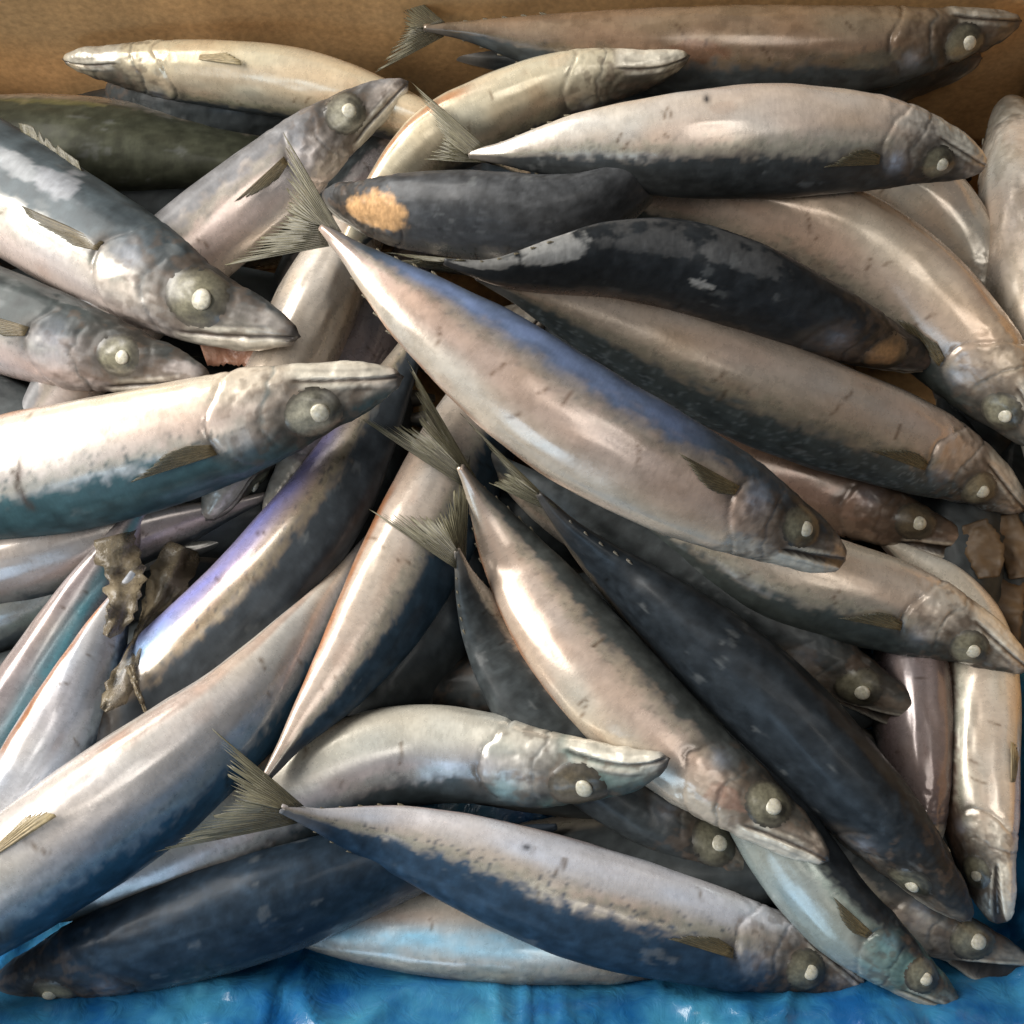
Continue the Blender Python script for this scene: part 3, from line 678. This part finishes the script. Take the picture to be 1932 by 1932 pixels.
    # eyes
    if not o.get('noeye') and f['hi']:
        es = o.get('eyesz', 1.0)
        kind = o.get('eye', '')
        for sgn in ((1, -1) if abs(math.sin(f['psi'])) > .85 else (1,)):
            tz = float(np.interp(ex+.004, tw, top))*hw
            ang = math.degrees(math.acos(min(.98, ez*hs/tz)))
            p, n = surf(ex+.006, ang*sgn, 0)
            ii = int(np.interp(ex, tw, np.arange(nr)))
            e1 = -(T[ii]-(T[ii]@n)*n); e1 /= np.linalg.norm(e1); e2 = np.cross(n, e1)
            R = .034*L*es*hs; nrr, naa = 11, 28
            r = np.linspace(.02, 1, nrr); aa = np.linspace(0, 2*np.pi, naa, endpoint=False)
            rr, A = np.meshgrid(r, aa, indexing='ij')
            E = np.zeros(rr.shape+(3,))
            for qi in range(nrr):
                for qj in range(naa):
                    xq = ex+.006+.034*es*rr[qi, qj]*1.06*math.cos(A[qi, qj]); zq = ez+.034*es*rr[qi, qj]*math.sin(A[qi, qj])
                    hz = (float(np.interp(xq, tw, top)) if zq > 0 else float(np.interp(xq, tw, bot)))*hw/hs
                    aq = math.degrees(math.acos(max(-.97, min(.97, zq/hz))))
                    pq, nq = surf(xq, aq*sgn, 0)
                    E[qi, qj] = pq+n*R*(.06*(1-rr[qi, qj]**2)+.003)
            e2s = 1.0
            nz_ = fbm(np.stack([rr*3*np.cos(A)+9, rr*3*np.sin(A)+5, 0*rr], -1), seed+30)
            ic = np.array({'': (.185, .172, .118), 'grey': (.30, .285, .22), 'dim': (.10, .08, .05), 'red': (.30, .17, .08)}[kind])*(1-.25*dk)
            soc = np.array([.040, .035, .027])*(1-.3*dk)
            ob = np.hypot(rr*np.cos(A)-.10, rr*np.sin(A))+(nz_-.5)*.45+.05
            ecol = np.ones(rr.shape+(3,))*soc*(.6+.8*nz_[..., None])
            ecol = mixc(ecol, ic, .95*sstep(.95, .50, ob))
            ecol = mixc(ecol, ic*1.25, .25*np.exp(-((rr-.80)/.08)**2)*(.3+nz_))
            ringd = np.hypot(rr*np.cos(A)+.26, rr*np.sin(A))
            ecol = mixc(ecol, (.03, .027, .018), .8*np.exp(-((ringd-.50)/.13)**2)*np.clip(-np.cos(A-.5)+.15, 0, 1))
            Vv = np.vstack([E.reshape(-1, 3), E[0].mean(0)]); nv = len(Vv)-1
            jj = np.arange(0, naa, 2); cap = np.stack([(jj+2) % naa, (jj+1) % naa, jj, np.full_like(jj, nv)], 1)
            ca = np.vstack([np.c_[ecol.reshape(-1, 3), np.ones(rr.size)], [[*ic, 1]]])
            eye = add_mesh("eye", Vv, np.vstack([grid_faces(nrr, naa, True)[:, ::-1], cap]) if False else np.vstack([grid_faces(nrr, naa, True), cap]), EYE, root, loc, True, ca)
            kk = int(round(.24*10)); pc = E[kk, naa//2]-n*R*.02; rl = R*(.36 if kind != 'grey' else .36)
            if kind in ('', 'grey', 'dim'):
                th_ = np.linspace(.06, np.pi*.62, 8); Tm, A2 = np.meshgrid(th_, np.linspace(0, 2*np.pi, 16, endpoint=False), indexing='ij')
                Ls = pc+e1*(rl*np.sin(Tm)*np.cos(A2))[..., None]+e2*(rl*np.sin(Tm)*np.sin(A2))[..., None]+n*(rl*.40*np.cos(Tm))[..., None]
                Vl = np.vstack([Ls.reshape(-1, 3), pc+n*rl*.40]); q = np.arange(0, 16, 2)
                add_mesh("lens", Vl, np.vstack([grid_faces(8, 16, True), np.stack([(q+2) % 16, (q+1) % 16, q, np.full_like(q, len(Vl)-1)], 1)]), LENS, eye, loc)
    if not f['hi']: return
    def fan(name, base_a, base_b, tips, nray, nseg, colA, colB, th=.0005, fray=.12, ridge=.0006, parent=root):
        """membrane of fin rays from the segment base_a-base_b to the polyline tips"""
        ni = nray*3+1; sgm = np.linspace(0, 1, ni)
        tp = spline(np.array(tips), ni)
        G = np.zeros((ni, nseg, 3)); cl = np.zeros((ni, nseg, 3)); fv = np.zeros((ni, nseg, 3))
        ax = np.cross(np.asarray(base_b)-base_a if np.linalg.norm(np.asarray(base_b)-base_a) > 1e-5 else tp[-1]-tp[0], tp[ni//2]-base_a); ax /= np.linalg.norm(ax)+1e-9
        jit = np.zeros(ni)
        for i in range(ni):
            jit[i] = 1-fray*rng.random()*(1.0 if i % 3 else .25)*(0.25 if i < 3 else 1)
        for i in range(ni):
            a0 = base_a+(base_b-base_a)*sgm[i]
            for q in range(nseg):
                w_ = q/(nseg-1)
                G[i, q] = a0+(tp[i]-a0)*w_*jit[i]+ax*(ridge*(1 if i % 3 == 0 else -.5)*math.sin(math.pi*min(1, .15+w_)))
                m = w_
                c = np.asarray(colA)*(1-m)+np.asarray(colB)*m
                cl[i, q] = c*(.78 if i % 3 == 0 else 1.08)*(1+.3*(rng.random()-.5))
                fv[i, q] = (w_*L/.3, sgm[i], idx)
        Vv, Fv = thick_sheet(G, th)
        ca = np.c_[cl.reshape(-1, 3), np.ones(ni*nseg)]
        return add_mesh(name, Vv, Fv, FIN, parent, loc, True, np.vstack([ca, ca]), np.vstack([fv.reshape(-1, 3)]*2))
    OL = (.13, .115, .062); PALE = (.30, .27, .18)
    # pectoral fin, laid back on the flank
    if o.get('pect'):
        pj = rng.uniform(-5, 7)
        a0 = math.degrees(math.acos(.30)); ln_ = .105
        ba, bb = surf(.240, a0+0, .0006)[0], surf(.243, a0+11, .0006)[0]
        tips = [surf(.246+ln_, a0+3+pj, .0022)[0], surf(.246+ln_*.80, a0+9+pj, .0025)[0], surf(.246+ln_*.52, a0+16, .0025)[0], surf(.246+ln_*.24, a0+18, .0015)[0]]
        dk_ = np.array([.045, .042, .03]); 
        fan("pectoral_fin", ba, bb, tips, 9, 8, (.20, .15, .075), np.array([.10, .088, .055]), th=.0004, fray=.14, ridge=.0002)
    if o.get('pelvic'):
        ba, bb = surf(.30, 153, .0008)[0], surf(.302, 160, .0008)[0]
        tips = [surf(.39, 148, .003)[0], surf(.385, 156, .003)[0], surf(.36, 166, .0022)[0]]
        fan("pelvic_fin", ba, bb, tips, 6, 7, (.42, .33, .20), (.46, .38, .22), th=.0007, fray=.12)
    if o.get('dorsal'):
        for (x0, x1, hh) in ((.43, .33, .022), (.62, .55, .012)):
            bp, dn = surf(x0, 6, -.0005); bq, _ = surf(x1, 6, -.0005)
            ii = int(np.interp(x0, t, np.arange(nr)))
            u0 = D[ii]*.75-T[ii]*.9; u0 /= np.linalg.norm(u0)
            n_ = 5
            tips = [bp+u0*L*hh*.6]+[bp+(bq-bp)*(k/(n_-1))+u0*L*hh*rng.uniform(.7, 1.2) for k in range(1, n_)]
            fan("dorsal_fin", bp, bq, tips, 6, 6, OL, (.16, .15, .11), fray=.75)
    # tail
    if f['tail']:
        e0 = C[-1]
        zb = e0[2]
        tips3 = []
        for (x, y) in f['tail']:
            z = zb+.004
            for _ in range(3):
                pp = at(x, y, z); z = max(top_z(pp, idx+3 if o.get('tover') else idx, idx)+.004, zb-.012); z = min(z, zb+.035)
            tips3.append(e0+(at(x, y, z)-e0)*1.10)
        mean = (tips3[0]+tips3[1])/2-e0
        notch = e0+mean*.50
        wid = H*.055
        dirs = [tt_-e0 for tt_ in tips3]
        for k, tp in enumerate(tips3):
            sd = D[-1]*wid*(1 if (dirs[k]@D[-1]) > 0 else -1)
            if len(f['tail']) == 2 and (dirs[0]@D[-1])*(dirs[1]@D[-1]) > 0: sd = D[-1]*wid*(1 if k == 0 else -1)
            up_ = V2[-1]*.0012*(1 if k == 0 else .4)
            d_ = (tp-e0); bow = np.cross(V2[-1], d_); bow /= np.linalg.norm(bow)+1e-9
            if bow@sd < 0: bow = -bow
            ba = e0+sd*1.35+T[-1]*L*.034+up_; bb = e0-sd*.1-T[-1]*L*.004+up_
            l_ = np.linalg.norm(d_)
            lead = e0+d_*.55+bow*l_*.05
            tl_ = [tp, e0+d_*.80+(notch-e0)*.14, e0+d_*.52+(notch-e0)*.42, notch]
            fan("tail_lobe", ba, bb, [q+up_ for q in tl_], 15, 12, (.085, .075, .045), (.20, .185, .12), th=.0005, fray=.50, ridge=.0006)
    if o.get('finlets'):
        both = (1, -1)
        for sd in both:
            for k in range(5):
                tq = .80+.032*k
                p, n = surf(tq, 3 if sd > 0 else 177, -.0008)
                ii = int(np.interp(tq, t, np.arange(nr)))
                hh = L*(.011-.001*k); ba, bb = p+T[ii]*hh*.55, p-T[ii]*hh*.25
                dd = D[ii]*sd
                tipp = p-T[ii]*hh*1.15+dd*hh*.32
                pal = (.34, .31, .25) if o['finlets'] == 2 else (.22, .19, .13)
                fan("finlet", ba, bb, [p-T[ii]*hh*.5+dd*hh*.36, tipp, p-T[ii]*hh*1.0+dd*hh*.1], 2, 4, pal, pal, th=.0009, fray=.15, ridge=.0003)

for i, f in enumerate(FISH):
    build(f, i)

# ------------------------------------------------------------------ scraps
def ribbon(name, pts, widths, mat, label, cat, lift=.006, seed=1, curl=.006, group=None, zs=None, rag=.5):
    rng = random.Random(seed); n = 26; m = 9
    sp = spline([(x, y, w) for (x, y), w in zip(pts, widths)], n)
    z = []
    for (x, y, w) in sp:
        zz = -0.05
        for _ in range(3): zz = top_z(at(x, y, zz), len(FISH))+lift if zs is None else zs
        z.append(zz)
    z = np.convolve(np.r_[np.full(4, z[0]), z, np.full(4, z[-1])], np.ones(9)/9, 'valid')
    P = at(sp[:, 0], sp[:, 1], z); sc = mpp(P)
    Tn = np.gradient(P, axis=0); Tn /= np.linalg.norm(Tn, axis=1, keepdims=True)
    V = CAM-P; V /= np.linalg.norm(V, axis=1, keepdims=True); Nn = np.cross(V, Tn)
    G = np.zeros((n, m, 3))
    for i in range(n):
        for j in range(m):
            a = (j/(m-1)-.5)*2
            ww = sp[i, 2]*sc[i]*.5*(1+rag*(rng.random()-.5)*(abs(a) > .7))
            G[i, j] = P[i]+Nn[i]*a*ww+V[i]*curl*5*(fbm(np.array([i*.22, a*1.1, seed*3.7]), seed, 3)-.5)
    Vv, Fv = thick_sheet(G, .0007)
    loc = G[0, 0]
    o = add_mesh(name, Vv, Fv, mat, None, loc); o.location = loc
    o["label"] = label; o["category"] = cat
    if group: o["group"] = group
    return o
ribbon("membrane_strip", [(345, 1030), (310, 1110), (270, 1180), (248, 1240), (225, 1300), (195, 1340)], [70, 66, 30, 44, 50, 16], MEMB, "torn yellowish membrane strip dangling over the violet-edged fish", "membrane", .004, 3)
ribbon("membrane_strip", [(245, 1255), (255, 1290), (275, 1345)], [18, 10, 8], MEMB, "short forked tip splitting off the end of the torn membrane strip", "membrane", .008, 5, .003)
ribbon("membrane_strip", [(215, 1010), (235, 1090), (225, 1160), (200, 1200)], [84, 80, 54, 16], MEMB, "dull brown fin-like membrane beside the teal striped fish", "membrane", .002, 8, .004)
ribbon("flesh_scrap", [(385, 672), (425, 660), (470, 664), (508, 676)], [40, 56, 58, 46], FLESH, "torn pink flesh under the snout of the frosty-backed mackerel", "flesh", .006, 4, .0012, rag=.3, zs=-.028)
for k, (p, w) in enumerate([([(1838, 985), (1858, 1040), (1866, 1090)], [46, 70, 40]), ([(1900, 970), (1915, 1030), (1925, 1090)], [36, 56, 40]),
                            ([(1915, 1085), (1898, 1140), (1905, 1210)], [44, 66, 36])]):
    ribbon("film_scrap", p, w, FILM, "crumpled brown film scrap by the side wall beyond the pale jaw", "film scrap", .0, 11+k, .0016, "brown film scraps", zs=-.055-.006*k, rag=.15)
